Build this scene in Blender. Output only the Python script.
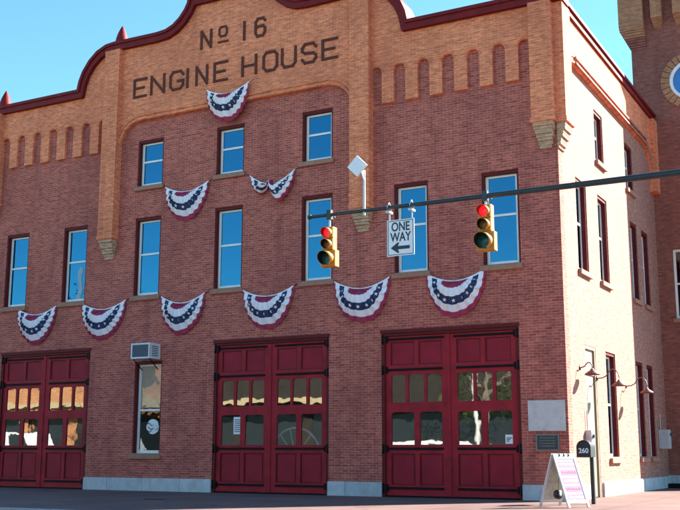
import bpy, math, random
from math import radians as R, sin, cos, pi, sqrt, exp
from mathutils import Vector, Matrix
random.seed(7)
S = bpy.context.scene
for o in list(bpy.data.objects): bpy.data.objects.remove(o)
COL = S.collection

# ------------------------------------------------------------------ camera
cd = bpy.data.cameras.new('camera'); cam = bpy.data.objects.new('camera', cd); COL.objects.link(cam)
yaw, pitch, roll = -0.49966808, 0.18684605, 0.00177861
fwd = Vector((sin(yaw)*cos(pitch), cos(yaw)*cos(pitch), sin(pitch)))
rt = Vector((cos(yaw), -sin(yaw), 0)); up = rt.cross(fwd)
r2 = cos(roll)*rt + sin(roll)*up; u2 = -sin(roll)*rt + cos(roll)*up
M = Matrix((r2, u2, -fwd)).transposed().to_4x4(); M.translation = Vector((7.218, -24.6, 1.151))
cam.matrix_world = M
cd.sensor_width = 36; cd.lens = 1038.446/680*36; cd.clip_start = .1; cd.clip_end = 3000
S.camera = cam
S.render.resolution_x, S.render.resolution_y = 1024, 768
# ------------------------------------------------------------------ world, sun, exposure
SUN = Vector((0.80, 1.0, 0.80)).normalized()
w = bpy.data.worlds.new('World'); S.world = w; w.use_nodes = True
nt = w.node_tree; nt.nodes.clear()
sk = nt.nodes.new('ShaderNodeTexSky'); sk.sky_type = 'NISHITA'; sk.sun_disc = False
sk.sun_elevation = math.asin(SUN.z); sk.sun_rotation = math.atan2(SUN.x, SUN.y)
sk.air_density = 1.0; sk.dust_density = 0.15; sk.ozone_density = 1.0; sk.altitude = 200
bg = nt.nodes.new('ShaderNodeBackground'); bg.inputs['Strength'].default_value = 0.066
wo = nt.nodes.new('ShaderNodeOutputWorld')
hs = nt.nodes.new('ShaderNodeMix'); hs.data_type = 'RGBA'; hs.blend_type = 'MULTIPLY'; hs.inputs[0].default_value = 1; hs.inputs[7].default_value = (.54, .87, .98, 1)
nt.links.new(sk.outputs[0], hs.inputs[6]); nt.links.new(hs.outputs[2], bg.inputs[0]); nt.links.new(bg.outputs[0], wo.inputs[0])
sl = bpy.data.lights.new('sun', 'SUN'); sl.energy = 5.0; sl.angle = R(.53); sl.color = (1, .93, .84)
so = bpy.data.objects.new('sun', sl); COL.objects.link(so)
so.rotation_euler = (-SUN).to_track_quat('-Z', 'Y').to_euler(); so.location = (30, 30, 40)
S.view_settings.view_transform = 'Standard'; S.view_settings.look = 'None'
S.view_settings.exposure = 2.4; S.view_settings.gamma = 1; S.view_settings.use_curve_mapping = False

# ------------------------------------------------------------------ materials
def newmat(name):
    m = bpy.data.materials.new(name); m.use_nodes = True
    return m, m.node_tree, m.node_tree.nodes['Principled BSDF']
def N(nt, t, **k):
    n = nt.nodes.new(t)
    for a, b in k.items(): setattr(n, a, b)
    return n
def mix(nt, f, a, b, blend='MIX'):
    n = N(nt, 'ShaderNodeMix', data_type='RGBA', blend_type=blend)
    for s, v in ((0, f), (6, a), (7, b)):
        if isinstance(v, (int, float)): n.inputs[s].default_value = v
        elif isinstance(v, tuple): n.inputs[s].default_value = (*v[:3], 1)
        else: nt.links.new(v, n.inputs[s])
    return n.outputs[2]
def ramp(nt, src, p0, p1, c0=(0, 0, 0), c1=(1, 1, 1)):
    r = N(nt, 'ShaderNodeValToRGB'); e = r.color_ramp.elements
    e[0].position, e[1].position = p0, p1; e[0].color = (*c0, 1); e[1].color = (*c1, 1)
    nt.links.new(src, r.inputs[0]); return r.outputs[0]
def noise(nt, vec, scale, detail=4, rough=.6):
    n = N(nt, 'ShaderNodeTexNoise'); n.inputs['Scale'].default_value = scale
    n.inputs['Detail'].default_value = detail; n.inputs['Roughness'].default_value = rough
    if vec is not None: nt.links.new(vec, n.inputs['Vector'])
    return n.outputs['Fac']
def wallvec(nt, sx=1, sz=1):
    g = N(nt, 'ShaderNodeNewGeometry'); s = N(nt, 'ShaderNodeSeparateXYZ'); nt.links.new(g.outputs['Position'], s.inputs[0])
    a = N(nt, 'ShaderNodeMath', operation='ADD'); nt.links.new(s.outputs[0], a.inputs[0]); nt.links.new(s.outputs[1], a.inputs[1])
    c = N(nt, 'ShaderNodeCombineXYZ')
    a2 = N(nt, 'ShaderNodeMath', operation='MULTIPLY'); nt.links.new(a.outputs[0], a2.inputs[0]); a2.inputs[1].default_value = sx
    z2 = N(nt, 'ShaderNodeMath', operation='MULTIPLY'); nt.links.new(s.outputs[2], z2.inputs[0]); z2.inputs[1].default_value = sz
    nt.links.new(a2.outputs[0], c.inputs[0]); nt.links.new(z2.outputs[0], c.inputs[1])
    return c.outputs[0]
def bump(nt, bs, h, st=.4, d=.01):
    b = N(nt, 'ShaderNodeBump'); b.inputs['Strength'].default_value = st; b.inputs['Distance'].default_value = d
    nt.links.new(h, b.inputs['Height']); nt.links.new(b.outputs[0], bs.inputs['Normal'])
def brick(name, c1, c2, mortar, stain, rough=.85, bw=.205, rh=.068, msz=.007, vert=False):
    m, t, bs = newmat(name)
    v = wallvec(t)
    b = N(t, 'ShaderNodeTexBrick'); t.links.new(v, b.inputs['Vector'])
    b.inputs['Scale'].default_value = 1; b.inputs['Brick Width'].default_value = bw; b.inputs['Row Height'].default_value = rh
    b.inputs['Mortar Size'].default_value = msz; b.inputs['Mortar Smooth'].default_value = .3; b.inputs['Bias'].default_value = -.1
    b.inputs['Color1'].default_value = (*c1, 1); b.inputs['Color2'].default_value = (*c2, 1); b.inputs['Mortar'].default_value = (*mortar, 1)
    st = noise(t, wallvec(t, 1.2, 14), 1.6, 5, .7)          # course to course streaks
    c = mix(t, ramp(t, st, .42, .72), b.outputs['Color'], tuple(x*1.5 for x in c2), 'MIX')
    c = mix(t, .55, b.outputs['Color'], c)
    bl = noise(t, wallvec(t, 1, 1), .55, 5, .6)             # weathering blotches
    c = mix(t, ramp(t, bl, .45, .75, (0, 0, 0), (.55, .55, .55)), c, stain)
    run = noise(t, wallvec(t, 2.6, .22), 1.0, 4, .65)       # vertical runoff stains
    c = mix(t, ramp(t, run, .50, .76, (0, 0, 0), (.5, .5, .5)), c, stain)
    fine = noise(t, wallvec(t, 5, 13), 1.0, 2, .5)
    c = mix(t, .8, c, ramp(t, fine, .3, .7, (.72, .72, .72), (1.22, 1.22, 1.22)), 'MULTIPLY')
    t.links.new(c, bs.inputs['Base Color']); bs.inputs['Roughness'].default_value = rough
    bs.inputs['Specular IOR Level'].default_value = .25
    inv = N(t, 'ShaderNodeMath', operation='SUBTRACT'); inv.inputs[0].default_value = 1; t.links.new(b.outputs['Fac'], inv.inputs[1])
    ad = N(t, 'ShaderNodeMath', operation='MULTIPLY_ADD'); t.links.new(fine, ad.inputs[0]); ad.inputs[1].default_value = .5; t.links.new(inv.outputs[0], ad.inputs[2])
    bump(t, bs, ad.outputs[0], .6, .012)
    return m
def paint(name, col, rough=.5, var=.25, scale=3, dirt=None, metal=0, spec=.5, bmp=.0):
    m, t, bs = newmat(name)
    g = N(t, 'ShaderNodeNewGeometry')
    n = noise(t, g.outputs['Position'], scale, 6, .65)
    lo = tuple(x*(1-var) for x in col); hi = tuple(min(1, x*(1+var)) for x in col)
    c = ramp(t, n, .3, .7, lo, hi)
    if dirt:
        d = noise(t, g.outputs['Position'], scale*.37+1, 5, .7)
        c = mix(t, ramp(t, d, .55, .72, (0, 0, 0), (.7, .7, .7)), c, dirt)
    t.links.new(c, bs.inputs['Base Color'])
    bs.inputs['Roughness'].default_value = rough; bs.inputs['Metallic'].default_value = metal
    bs.inputs['Specular IOR Level'].default_value = spec
    if bmp: bump(t, bs, n, bmp, .01)
    return m
def glassmat(name, refl, tint, trans, wav=.12):
    m, t, bs = newmat(name); t.nodes.remove(bs); out = t.nodes['Material Output']
    tr = N(t, 'ShaderNodeBsdfTransparent'); tr.inputs[0].default_value = (*trans, 1)
    gl = N(t, 'ShaderNodeBsdfGlossy'); gl.inputs['Color'].default_value = (*tint, 1); gl.inputs['Roughness'].default_value = .015
    g = N(t, 'ShaderNodeNewGeometry'); n = noise(t, g.outputs['Position'], 1.7, 2, .5)
    b = N(t, 'ShaderNodeBump'); b.inputs['Strength'].default_value = wav; b.inputs['Distance'].default_value = .05
    t.links.new(n, b.inputs['Height']); t.links.new(b.outputs[0], gl.inputs['Normal'])
    mx = N(t, 'ShaderNodeMixShader'); mx.inputs[0].default_value = refl
    t.links.new(tr.outputs[0], mx.inputs[1]); t.links.new(gl.outputs[0], mx.inputs[2]); t.links.new(mx.outputs[0], out.inputs[0])
    return m
def lampmat(name, col, st):
    m, t, bs = newmat(name); bs.inputs['Base Color'].default_value = (*col, 1)
    bs.inputs['Emission Color'].default_value = (*col, 1); bs.inputs['Emission Strength'].default_value = st
    bs.inputs['Roughness'].default_value = .25
    return m

m_brick = brick('red_brick', (.285, .061, .046), (.49, .128, .088), (.62, .27, .19), (.20, .048, .046))
m_tan = brick('tan_brick', (.62, .155, .066), (.85, .255, .115), (.80, .38, .22), (.47, .12, .062))
m_side = brick('sunlit_side_brick', (.28, .110, .080), (.40, .175, .125), (.42, .27, .20), (.32, .14, .11))  # same brick as the front, paled to put sun glare into its colour
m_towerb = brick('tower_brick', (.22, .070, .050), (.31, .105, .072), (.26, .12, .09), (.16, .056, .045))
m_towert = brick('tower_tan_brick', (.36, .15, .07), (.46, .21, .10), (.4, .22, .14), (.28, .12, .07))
m_coping = paint('red_coping', (.165, .009, .009), .6, .25, 4, (.10, .010, .010), spec=.2)
m_recess = paint('dark_letter_brick', (.105, .024, .014), .9, .3, 20)
m_corbel = brick('pale_corbel_brick', (.48, .29, .17), (.58, .37, .23), (.3, .18, .12), (.42, .25, .14), bw=.11)
m_stone = paint('plinth_stone', (.50, .52, .52), .8, .14, 3, (.36, .37, .37), bmp=.3)
def blocks(m):
    t = m.node_tree; bs = t.nodes['Principled BSDF']; src = bs.inputs['Base Color'].links[0].from_socket
    br = N(t, 'ShaderNodeTexBrick'); t.links.new(wallvec(t), br.inputs['Vector']); br.offset = .5
    br.inputs['Scale'].default_value = 1; br.inputs['Brick Width'].default_value = 1.35; br.inputs['Row Height'].default_value = .5; br.inputs['Mortar Size'].default_value = .008
    br.inputs['Color1'].default_value = (1, 1, 1, 1); br.inputs['Color2'].default_value = (.82, .83, .85, 1); br.inputs['Mortar'].default_value = (.35, .34, .33, 1)
    c = mix(t, 1, src, br.outputs['Color'], 'MULTIPLY')
    sp = noise(t, wallvec(t, 6, 1.2), 1, 5, .7); c = mix(t, ramp(t, sp, .5, .8, (0, 0, 0), (.55, .55, .55)), c, (.22, .19, .17)); t.links.new(c, bs.inputs['Base Color'])
blocks(m_stone)
m_sill = paint('sill_stone', (.34, .165, .105), .85, .2, 9, bmp=.3)
m_door = paint('door_red_paint', (.31, .014, .022), .6, .26, 2.2, (.15, .012, .016), spec=.2)
m_doorp = paint('door_panel_paint', (.28, .012, .024), .6, .2, 2.6, (.19, .012, .02), spec=.2)
m_frame = paint('frame_dark_red', (.115, .010, .010), .6, .2, 5, spec=.2)
m_iron = paint('black_iron', (.006, .005, .006), .7, .3, 12, spec=.15)
m_white = paint('white_sash_paint', (.80, .76, .70), .5, .08, 5)
m_glass = glassmat('upper_window_glass', .5, (.055, .25, .38), (.10, .10, .12), .05)
m_clear = glassmat('street_window_glass', .07, (.6, .7, .7), (.85, .85, .85), .08)
m_dglass = glassmat('door_glass', .30, (.60, .62, .57), (.92, .93, .93), .035)
m_dark = paint('interior_dark', (.035, .032, .030), .9, .3, 3)
m_tan_door = paint('tan_door_paint', (.27, .20, .13), .55, .08, 2)
m_blind = paint('cream_blind', (.85, .62, .42), .8, .10, 9)
m_conc = None

def ground(name, base, alt, joints=None, rough=.9, sc=1.0):
    m, t, bs = newmat(name)
    g = N(t, 'ShaderNodeNewGeometry'); P = g.outputs['Position']
    a = noise(t, P, .5*sc, 6, .65); b = noise(t, P, 40, 3, .7)
    c = ramp(t, a, .3, .72, base, alt)
    c = mix(t, .7, c, ramp(t, b, .3, .7, (.75, .75, .75), (1.2, 1.2, 1.2)), 'MULTIPLY')
    if joints:
        br = N(t, 'ShaderNodeTexBrick'); t.links.new(P, br.inputs['Vector']); br.offset = 0
        br.inputs['Scale'].default_value = 1; br.inputs['Brick Width'].default_value = joints; br.inputs['Row Height'].default_value = joints
        br.inputs['Mortar Size'].default_value = .014
        br.inputs['Color1'].default_value = (1, 1, 1, 1); br.inputs['Color2'].default_value = (.86, .86, .86, 1); br.inputs['Mortar'].default_value = (.4, .38, .36, 1)
        c = mix(t, 1, c, br.outputs['Color'], 'MULTIPLY')
    cr = N(t, 'ShaderNodeTexVoronoi', feature='DISTANCE_TO_EDGE'); cr.inputs['Scale'].default_value = .35; t.links.new(P, cr.inputs['Vector'])
    c = mix(t, ramp(t, cr.outputs['Distance'], 0, .012, (.5, .5, .5), (0, 0, 0)), c, tuple(x*.45 for x in base))
    t.links.new(c, bs.inputs['Base Color']); bs.inputs['Roughness'].default_value = rough; bs.inputs['Specular IOR Level'].default_value = .2
    bump(t, bs, b, .3, .01)
    return m
m_asph = ground('asphalt', (.042, .042, .045), (.062, .061, .062))
m_walk = ground('sidewalk_concrete', (.145, .083, .076), (.205, .128, .110), 1.52)
m_kerb = ground('kerb_stone', (.36, .35, .34), (.45, .44, .42))
m_land = ground('land', (.10, .10, .08), (.15, .14, .11))

# ------------------------------------------------------------------ mesh builder
class MB:
    def __init__(s): s.v = []; s.f = []; s.m = []; s.sm = []; s.mats = []
    def mi(s, mat):
        if mat not in s.mats: s.mats.append(mat)
        return s.mats.index(mat)
    def add(s, vs, fs, mat, smooth=False):
        o = len(s.v); s.v += [tuple(v) for v in vs]; k = s.mi(mat)
        for f in fs: s.f.append([o+i for i in f]); s.m.append(k); s.sm.append(smooth)
    def box(s, x0, x1, y0, y1, z0, z1, mat):
        vs = [(x, y, z) for x in (x0, x1) for y in (y0, y1) for z in (z0, z1)]
        s.add(vs, [(0, 1, 3, 2), (4, 6, 7, 5), (0, 4, 5, 1), (2, 3, 7, 6), (0, 2, 6, 4), (1, 5, 7, 3)], mat); return s
    def prism(s, poly, a0, a1, mat, ax='y', smooth=False):
        """convex/simple polygon in the plane across ax, extruded along ax"""
        def P(p, a): return {'y': (p[0], a, p[1]), 'x': (a, p[0], p[1]), 'z': (p[0], p[1], a)}[ax]
        n = len(poly); vs = [P(p, a0) for p in poly]+[P(p, a1) for p in poly]
        s.add(vs, [tuple(range(n)), tuple(range(2*n-1, n-1, -1))], mat)
        s.add(vs, [(i, i+n, (i+1) % n+n, (i+1) % n) for i in range(n)], mat, smooth); return s
    def tube(s, pts, rad, mat, n=10, caps=True):
        pts = [Vector(p) for p in pts]; rs = rad if isinstance(rad, (list, tuple)) else [rad]*len(pts)
        rings = []; up = Vector((0, 0, 1))
        for i, p in enumerate(pts):
            d = (pts[min(i+1, len(pts)-1)]-pts[max(i-1, 0)]).normalized()
            a = d.cross(up)
            if a.length < .05: a = d.cross(Vector((1, 0, 0)))
            a.normalize(); b = d.cross(a)
            rings.append([p+rs[i]*(cos(2*pi*k/n)*a+sin(2*pi*k/n)*b) for k in range(n)])
        vs = [q for r in rings for q in r]
        fs = [(i*n+k, i*n+(k+1) % n, (i+1)*n+(k+1) % n, (i+1)*n+k) for i in range(len(pts)-1) for k in range(n)]
        s.add(vs, fs, mat, True)
        if caps: s.add(rings[0], [tuple(range(n))], mat); s.add(rings[-1], [tuple(range(n-1, -1, -1))], mat)
        return s
    def lathe(s, prof, mat, c=(0, 0, 0), n=16, ax='z'):
        vs = []
        for r, h in prof:
            for k in range(n):
                a = 2*pi*k/n
                vs.append({'z': (c[0]+r*cos(a), c[1]+r*sin(a), c[2]+h), 'y': (c[0]+r*cos(a), c[1]+h, c[2]+r*sin(a)), 'x': (c[0]+h, c[1]+r*cos(a), c[2]+r*sin(a))}[ax])
        m = len(prof)
        s.add(vs, [(i*n+k, i*n+(k+1) % n, (i+1)*n+(k+1) % n, (i+1)*n+k) for i in range(m-1) for k in range(n)], mat, True)
        return s
    def build(s, name, parent=None, loc=(0, 0, 0), rz=0, bevel=0):
        me = bpy.data.meshes.new(name); me.from_pydata(s.v, [], s.f)
        for m in s.mats: me.materials.append(m)
        for p, k, q in zip(me.polygons, s.m, s.sm): p.material_index = k; p.use_smooth = q
        import bmesh
        b = bmesh.new(); b.from_mesh(me); bmesh.ops.recalc_face_normals(b, faces=b.faces); b.to_mesh(me); b.free()
        o = bpy.data.objects.new(name, me); COL.objects.link(o); o.location = loc; o.rotation_euler = (0, 0, rz)
        if parent: o.parent = parent
        if bevel:
            mo = o.modifiers.new('bevel', 'BEVEL'); mo.width = bevel; mo.segments = 2; mo.limit_method = 'ANGLE'
        return o
def tag(o, label, cat, group=None):
    o['label'] = label; o['category'] = cat
    if group: o['group'] = group
    return o
def empty(name, loc, label, cat, group=None, rz=0):
    o = bpy.data.objects.new(name, None); COL.objects.link(o); o.location = loc; o.rotation_euler = (0, 0, rz)
    o.empty_display_size = .2
    return tag(o, label, cat, group)
def kids(o): return [c for c in bpy.data.objects if c.parent == o]
def dup(o, parent=None, loc=None):
    c = o.copy(); COL.objects.link(c)
    if parent: c.parent = parent
    if loc is not None: c.location = loc
    for k in kids(o): dup(k, c)
    return c
def structure(o): o['kind'] = 'structure'; return o

def wall_holes(b, u0, u1, z0, z1, holes, mapf, d0, d1, mat):
    """slab from depth d0 (outer) to d1 with rectangular holes; mapf(u,d,z)->xyz"""
    us = sorted({u0, u1, *[h[0] for h in holes], *[h[1] for h in holes]}); us = [u for u in us if u0 <= u <= u1]
    zs = sorted({z0, z1, *[h[2] for h in holes], *[h[3] for h in holes]}); zs = [z for z in zs if z0 <= z <= z1]
    solid = lambda u, z: u0 < u < u1 and z0 < z < z1 and not any(h[0] < u < h[1] and h[2] < z < h[3] for h in holes)
    for i in range(len(us)-1):
        for j in range(len(zs)-1):
            a, c, e, g = us[i], us[i+1], zs[j], zs[j+1]; mu, mz = (a+c)/2, (e+g)/2
            if not solid(mu, mz): continue
            for d in (d0, d1): b.add([mapf(a, d, e), mapf(c, d, e), mapf(c, d, g), mapf(a, d, g)], [(0, 1, 2, 3)], mat)
            nb = lambda k, arr: arr[k] if 0 <= k < len(arr) else None
            for (du, uu) in ((-1, a), (1, c)):
                k = i+du; mm = (us[k]+us[k+1])/2 if 0 <= k < len(us)-1 else None
                if mm is None or not solid(mm, mz): b.add([mapf(uu, d0, e), mapf(uu, d1, e), mapf(uu, d1, g), mapf(uu, d0, g)], [(0, 1, 2, 3)], mat)
            for (dz, zz) in ((-1, e), (1, g)):
                k = j+dz; mm = (zs[k]+zs[k+1])/2 if 0 <= k < len(zs)-1 else None
                if mm is None or not solid(mu, mm): b.add([mapf(a, d0, zz), mapf(c, d0, zz), mapf(c, d1, zz), mapf(a, d1, zz)], [(0, 1, 2, 3)], mat)
fm = lambda u, d, z: (u, d, z)          # front wall: u=x, depth into building = +y
sm_ = lambda u, d, z: (-d, u, z)        # side wall: u=y, depth = -x

# ------------------------------------------------------------------ setting
b = MB(); b.add([(-1500, -1500, -.20), (1500, -1500, -.20), (1500, 1500, -.20), (-1500, 1500, -.20)], [(0, 1, 2, 3)], m_land); structure(b.build('ground'))
b = MB(); b.box(-140, 90, -21.0, -8.75, -.25, -.14, m_asph); structure(b.build('road'))
b = MB(); b.box(-140, 90, -34.0, -21.15, -.25, -.0, m_walk); structure(b.build('far_pavement'))
b = MB(); b.box(-140, 90, -21.15, -21.0, -.25, .004, m_kerb); b.box(-140, 90, -8.75, -8.58, -.25, .004, m_kerb); structure(b.build('kerb'))
b = MB(); b.box(-140, 90, -8.58, 40, -.25, 0, m_walk); structure(b.build('pavement'))

# ------------------------------------------------------------------ engine house
XC = -9.94; XL = -19.88; TY = 11.3
house = empty('engine_house', (XC, 0, 0), 'three storey red brick engine house with tan gabled parapet reading No 16 ENGINE HOUSE', 'fire station')
WO = Vector((-XC, 0, 0))     # children meshes are written in world coordinates
def hpart(b, name, parent=None, bevel=0):
    o = b.build(name, parent or house, bevel=bevel)
    if parent is None: o.location = WO
    return o
wx = [-18.91, -16.38, -13.44, -10.44, -7.45, -4.555, -2.05]
tx = [-13.44, -10.44, -7.45]
Z2, Z2T, Z3, Z3T = 5.78, 8.24, 9.23, 10.74
doors = [-18.83, -10.34, -4.96]; DW, DH = 3.79, 4.27
holes = [(x, x+1.0, Z2, Z2T) for x in wx]+[(x, x+1.0, Z3, Z3T) for x in tx]+[(x, x+DW, 0, DH) for x in doors]+[(-13.25, -12.21, 1.05, 3.80)]
b = MB(); wall_holes(b, XL, 0, 0, 12.3, holes, fm, 0, .35, m_brick); hpart(b, 'front_wall')
sw = [(1.46, 2.46, Z2, Z2T), (3.63, 4.63, Z2, Z2T), (3.63, 4.55, Z3, Z3T), (7.45, 8.35, Z2, Z2T), (9.0, 9.95, Z2, Z2T), (7.2, 8.2, Z3, Z3T)]
sg = [(3.76, 4.80, .98, 3.85), (7.3, 8.2, .98, 3.85), (8.75, 9.6, .98, 3.85)]
sd = (1.66, 2.72, 0, 3.85)
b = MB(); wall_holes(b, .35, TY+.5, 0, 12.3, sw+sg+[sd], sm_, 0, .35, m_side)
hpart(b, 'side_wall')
b = MB(); b.box(XL, XL+.3, .36, 18, 0, 12.3, m_brick); b.box(XL+.31, -.36, 17.7, 18, 0, 12.3, m_brick); b.box(-.34, -.02, TY+.51, 18, 0, 12.3, m_brick); hpart(b, 'rear_wall')
b = MB(); b.box(XL+.31, -.36, .36, 17.69, 12.0, 12.15, m_dark); hpart(b, 'roof')
b = MB(); b.box(XL+.31, -.36, 6.0, 6.1, 0.01, 11.9, m_dark); b.box(XL+.31, -.36, .37, 5.99, 4.7, 4.8, m_dark); b.box(XL+.31, -.36, .37, 5.99, 8.6, 8.7, m_dark); hpart(b, 'interior_partition')

# parapet profile (d = distance from gable centre)
prof = [(0, 15.02), (1.54, 15.02), (1.56, 14.85), (1.66, 14.66), (1.86, 14.42), (2.10, 14.24), (2.38, 14.13), (2.75, 14.10), (4.45, 14.12), (4.80, 14.09), (5.18, 13.94), (5.50, 13.68), (5.76, 13.34), (5.90, 13.02), (5.96, 12.75), (9.98, 12.75)]
def ztop(x):
    d = abs(x-XC)
    for (a, za), (c, zc) in zip(prof, prof[1:]):
        if a <= d <= c: return za+(zc-za)*(d-a)/(c-a) if c > a else zc
    return 12.75
# tan panels: bottom profile
AR = [-5.03, -4.315, -3.60, -2.885, -2.17, -1.455, -.75]
ARL = [2*XC-c for c in AR]
def zbot(x):
    if -14.73 <= x <= -14.1 or -5.78 <= x <= -5.15 or x > -.57 or x < -19.31: return 9.3 if (x > -.57 or x < -19.31) else 10.4
    if -14.1 < x < -5.78:
        r = .85; e = min(x+14.12, -5.76-x)
        if e < r: return 11.37-r+sqrt(max(0, r*r-(r-e)**2))
        return 11.37
    for c in AR+ARL:
        if abs(x-c) < .175: return 11.455+sqrt(.175**2-(x-c)**2)
    return 10.55
xs = {XL, 0.0}
for c in AR+ARL:
    for k in range(11): xs.add(round(c-.175+.35*k/10, 4))
    xs |= {c-.1751, c+.1751}
for d, z in prof: xs |= {max(XL, XC-d), min(0, XC+d)}
for k in range(25):
    e = .85*(1-cos(pi/2*k/24)); xs |= {-14.12+e, -5.76-e}
for e in (-14.73, -14.7301, -14.1001, -14.10, -5.78, -5.7801, -5.15, -5.1499, -.57, -.5701, -19.31, -19.3099): xs.add(e)
xs = sorted(x for x in xs if XL <= x <= 0)
YP0, YP1 = -.10, .36
b = MB(); prev = None
for a, c in zip(xs, xs[1:]):
    if c-a < 1e-5: continue
    e = min(1e-4, (c-a)*.1)
    za0, zc0, za1, zc1 = zbot(a+e), zbot(c-e), ztop(a+e)-.02, ztop(c-e)-.02
    vs = [(a, y, z) for y in (YP0, YP1) for z in (za0, za1)]+[(c, y, z) for y in (YP0, YP1) for z in (zc0, zc1)]
    b.add(vs, [(0, 4, 5, 1), (2, 3, 7, 6), (0, 2, 6, 4), (1, 5, 7, 3)], m_tan)
    if prev is None or abs(prev-za0) > .03:
        lo, hi = (za0, za1) if prev is None else sorted((prev, za0))
        b.add([(a, YP0, lo), (a, YP1, lo), (a, YP1, hi), (a, YP0, hi)], [(0, 1, 2, 3)], m_tan)
    prev = zc0
b.add([(0, YP0, 9.3), (0, YP1, 9.3), (0, YP1, 12.73), (0, YP0, 12.73)], [(0, 1, 2, 3)], m_tan)
hpart(b, 'parapet')
# coping swept along the profile
def sweep_profile(b, pts, th, y0, y1, mat):
    n = len(pts); inn = []
    for i, p in enumerate(pts):
        a = Vector(pts[max(i-1, 0)]); c = Vector(pts[min(i+1, n-1)]); p = Vector(p)
        d1 = (p-a).normalized() if i else (c-p).normalized(); d2 = (c-p).normalized() if i < n-1 else d1
        t = (d1+d2).normalized(); nn = Vector((t.y, -t.x)); k = th/max(.5, nn.dot(Vector((d1.y, -d1.x))))
        inn.append(p+nn*k)
    vs = []
    for p, q in zip(pts, inn): vs += [(p[0], y0, p[1]), (q[0], y0, q[1]), (q[0], y1, q[1]), (p[0], y1, p[1])]
    fs = [(4*i+k, 4*i+(k+1) % 4, 4*i+4+(k+1) % 4, 4*i+4+k) for i in range(n-1) for k in range(4)]
    b.add(vs, fs+[(0, 1, 2, 3), (4*n-4, 4*n-1, 4*n-2, 4*n-3)], mat)
full = [(XC-d, z) for d, z in reversed(prof[1:])]+[(XC+d, z) for d, z in prof[1:]]
full[0] = (XL-.22, 12.75); full[-1] = (.30, 12.75)
b = MB(); sweep_profile(b, full, .25, -.24, .42, m_coping)
sweep_profile(b, [(x, z+.03) for x, z in full], .10, -.29, .47, m_coping)
b.box(-.36, .17, .475, TY+.3, 12.50, 12.66, m_coping); b.box(-.42, .23, .475, TY+.3, 12.661, 12.76, m_coping)
hpart(b, 'coping')
# side tan band with rounded ends
b = MB(); N_ = 24; r = .85; ys = [-.0, .62]+[.62+1.0+0]; 
def zb_side(y):
    if y < .60: return 9.3
    if y < 1.45: e = y-.60
    elif y > 9.9: e = max(0, 10.75-y)
    else: return 11.30
    return 11.30-r+sqrt(max(0, r*r-(r-e)**2))
ysl = sorted({.0, .599, .60, 1.45, 9.9, TY+.1}|{.60+r*(1-cos(pi/2*k/20)) for k in range(21)}|{10.75-r*(1-cos(pi/2*k/20)) for k in range(21)})
for a, c in zip(ysl, ysl[1:]):
    if c-a < 1e-4: continue
    za, zc = zb_side(a+1e-4), zb_side(c-1e-4)
    vs = [(x, a, z) for x in (.004, .10) for z in (za, 12.49)]+[(x, c, z) for x in (.004, .10) for z in (zc, 12.49)]
    b.add(vs, [(2, 6, 7, 3), (0, 4, 6, 2), (0, 1, 5, 4), (0, 2, 3, 1), (4, 5, 7, 6)], m_tan)
b.box(-.34, .0, .43, TY+.3, 12.31, 12.49, m_tan)
hpart(b, 'side_parapet')
# mouldings following the field arch
def tube_mould(b, pts, rad, mat): b.tube(pts, rad, mat, 8)
b = MB(); r = .85
for off, rad in ((.05, .045), (.17, .035)):
    pts = [(-14.12-off*.0+.0+(-off), -.115, 10.42)]
    pts = [(-14.12-off, -.11, 10.42), (-14.12-off, -.11, 10.52)]
    rr = r+off
    pts += [(-14.12+r-rr*cos(pi/2*k/14), -.11, 11.37-r+rr*sin(pi/2*k/14)) for k in range(15)]
    pts += [(-5.76-r+rr*sin(pi/2*k/14), -.11, 11.37-r+rr*cos(pi/2*k/14)) for k in range(15)]
    pts += [(-5.76+off, -.11, 10.52), (-5.76+off, -.11, 10.42)]
    tube_mould(b, pts, rad, m_tan); hpart(b, 'moulding'); b = MB()
for zz, rad in ((11.34, .05), (11.50, .035)):
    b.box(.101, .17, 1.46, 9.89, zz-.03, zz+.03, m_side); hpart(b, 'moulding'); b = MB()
for cy, sgn in ((1.45, -1), (9.9, 1)):
    for off, rad in ((.04, .05), (.20, .035)):
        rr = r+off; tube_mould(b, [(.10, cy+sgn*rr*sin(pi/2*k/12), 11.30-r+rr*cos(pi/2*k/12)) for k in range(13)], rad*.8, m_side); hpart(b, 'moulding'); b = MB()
for c in AR+ARL:                        # thin ring of headers round every small arch
    pts = [(c+.215*cos(pi*k/10), -.104, 11.455+.215*sin(pi*k/10)) for k in range(11)]
    b.tube(pts, .022, m_tan, 6); hpart(b, 'arch_ring'); b = MB()
# pilasters with corbelled feet
def corbel_steps(b, x0, x1, z1, z0, proj, mat, n=7, y_base=0):
    for i in range(n):
        t = (i+1)/n; za, zb = z1-(z1-z0)*(i+1)/n, z1-(z1-z0)*i/n
        w_ = .12*t; p = proj*(1-t*.85)
        b.box(x0+w_+(.0 if i % 2 else .012), x1-w_-(.0 if i % 2 else .012), y_base-p-(.0 if i % 2 else .02), y_base-.002, za+.001*i, zb-.001, mat)
def pilaster(x0, x1, zb, zc, ztop_):
    x0 -= .004; x1 += .004
    b = MB(); P = .30
    b.box(x0, x1, -P, -.003, zb, ztop_, m_tan)
    b.box(x0-.02, x1+.02, -P-.02, -.004, zb+.02, zb+.14, m_tan); b.box(x0-.015, x1+.015, -P-.015, -.005, zb+.36, zb+.43, m_tan)
    o = hpart(b, 'pilaster')
    b = MB(); corbel_steps(b, x0, x1, zb-.002, zc, P, m_corbel); hpart(b, 'corbel', o)
pilaster(-5.76, -5.17, 7.62, 7.02, 13.86); pilaster(2*XC+5.17, 2*XC+5.76, 7.62, 7.02, 13.86)
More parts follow.
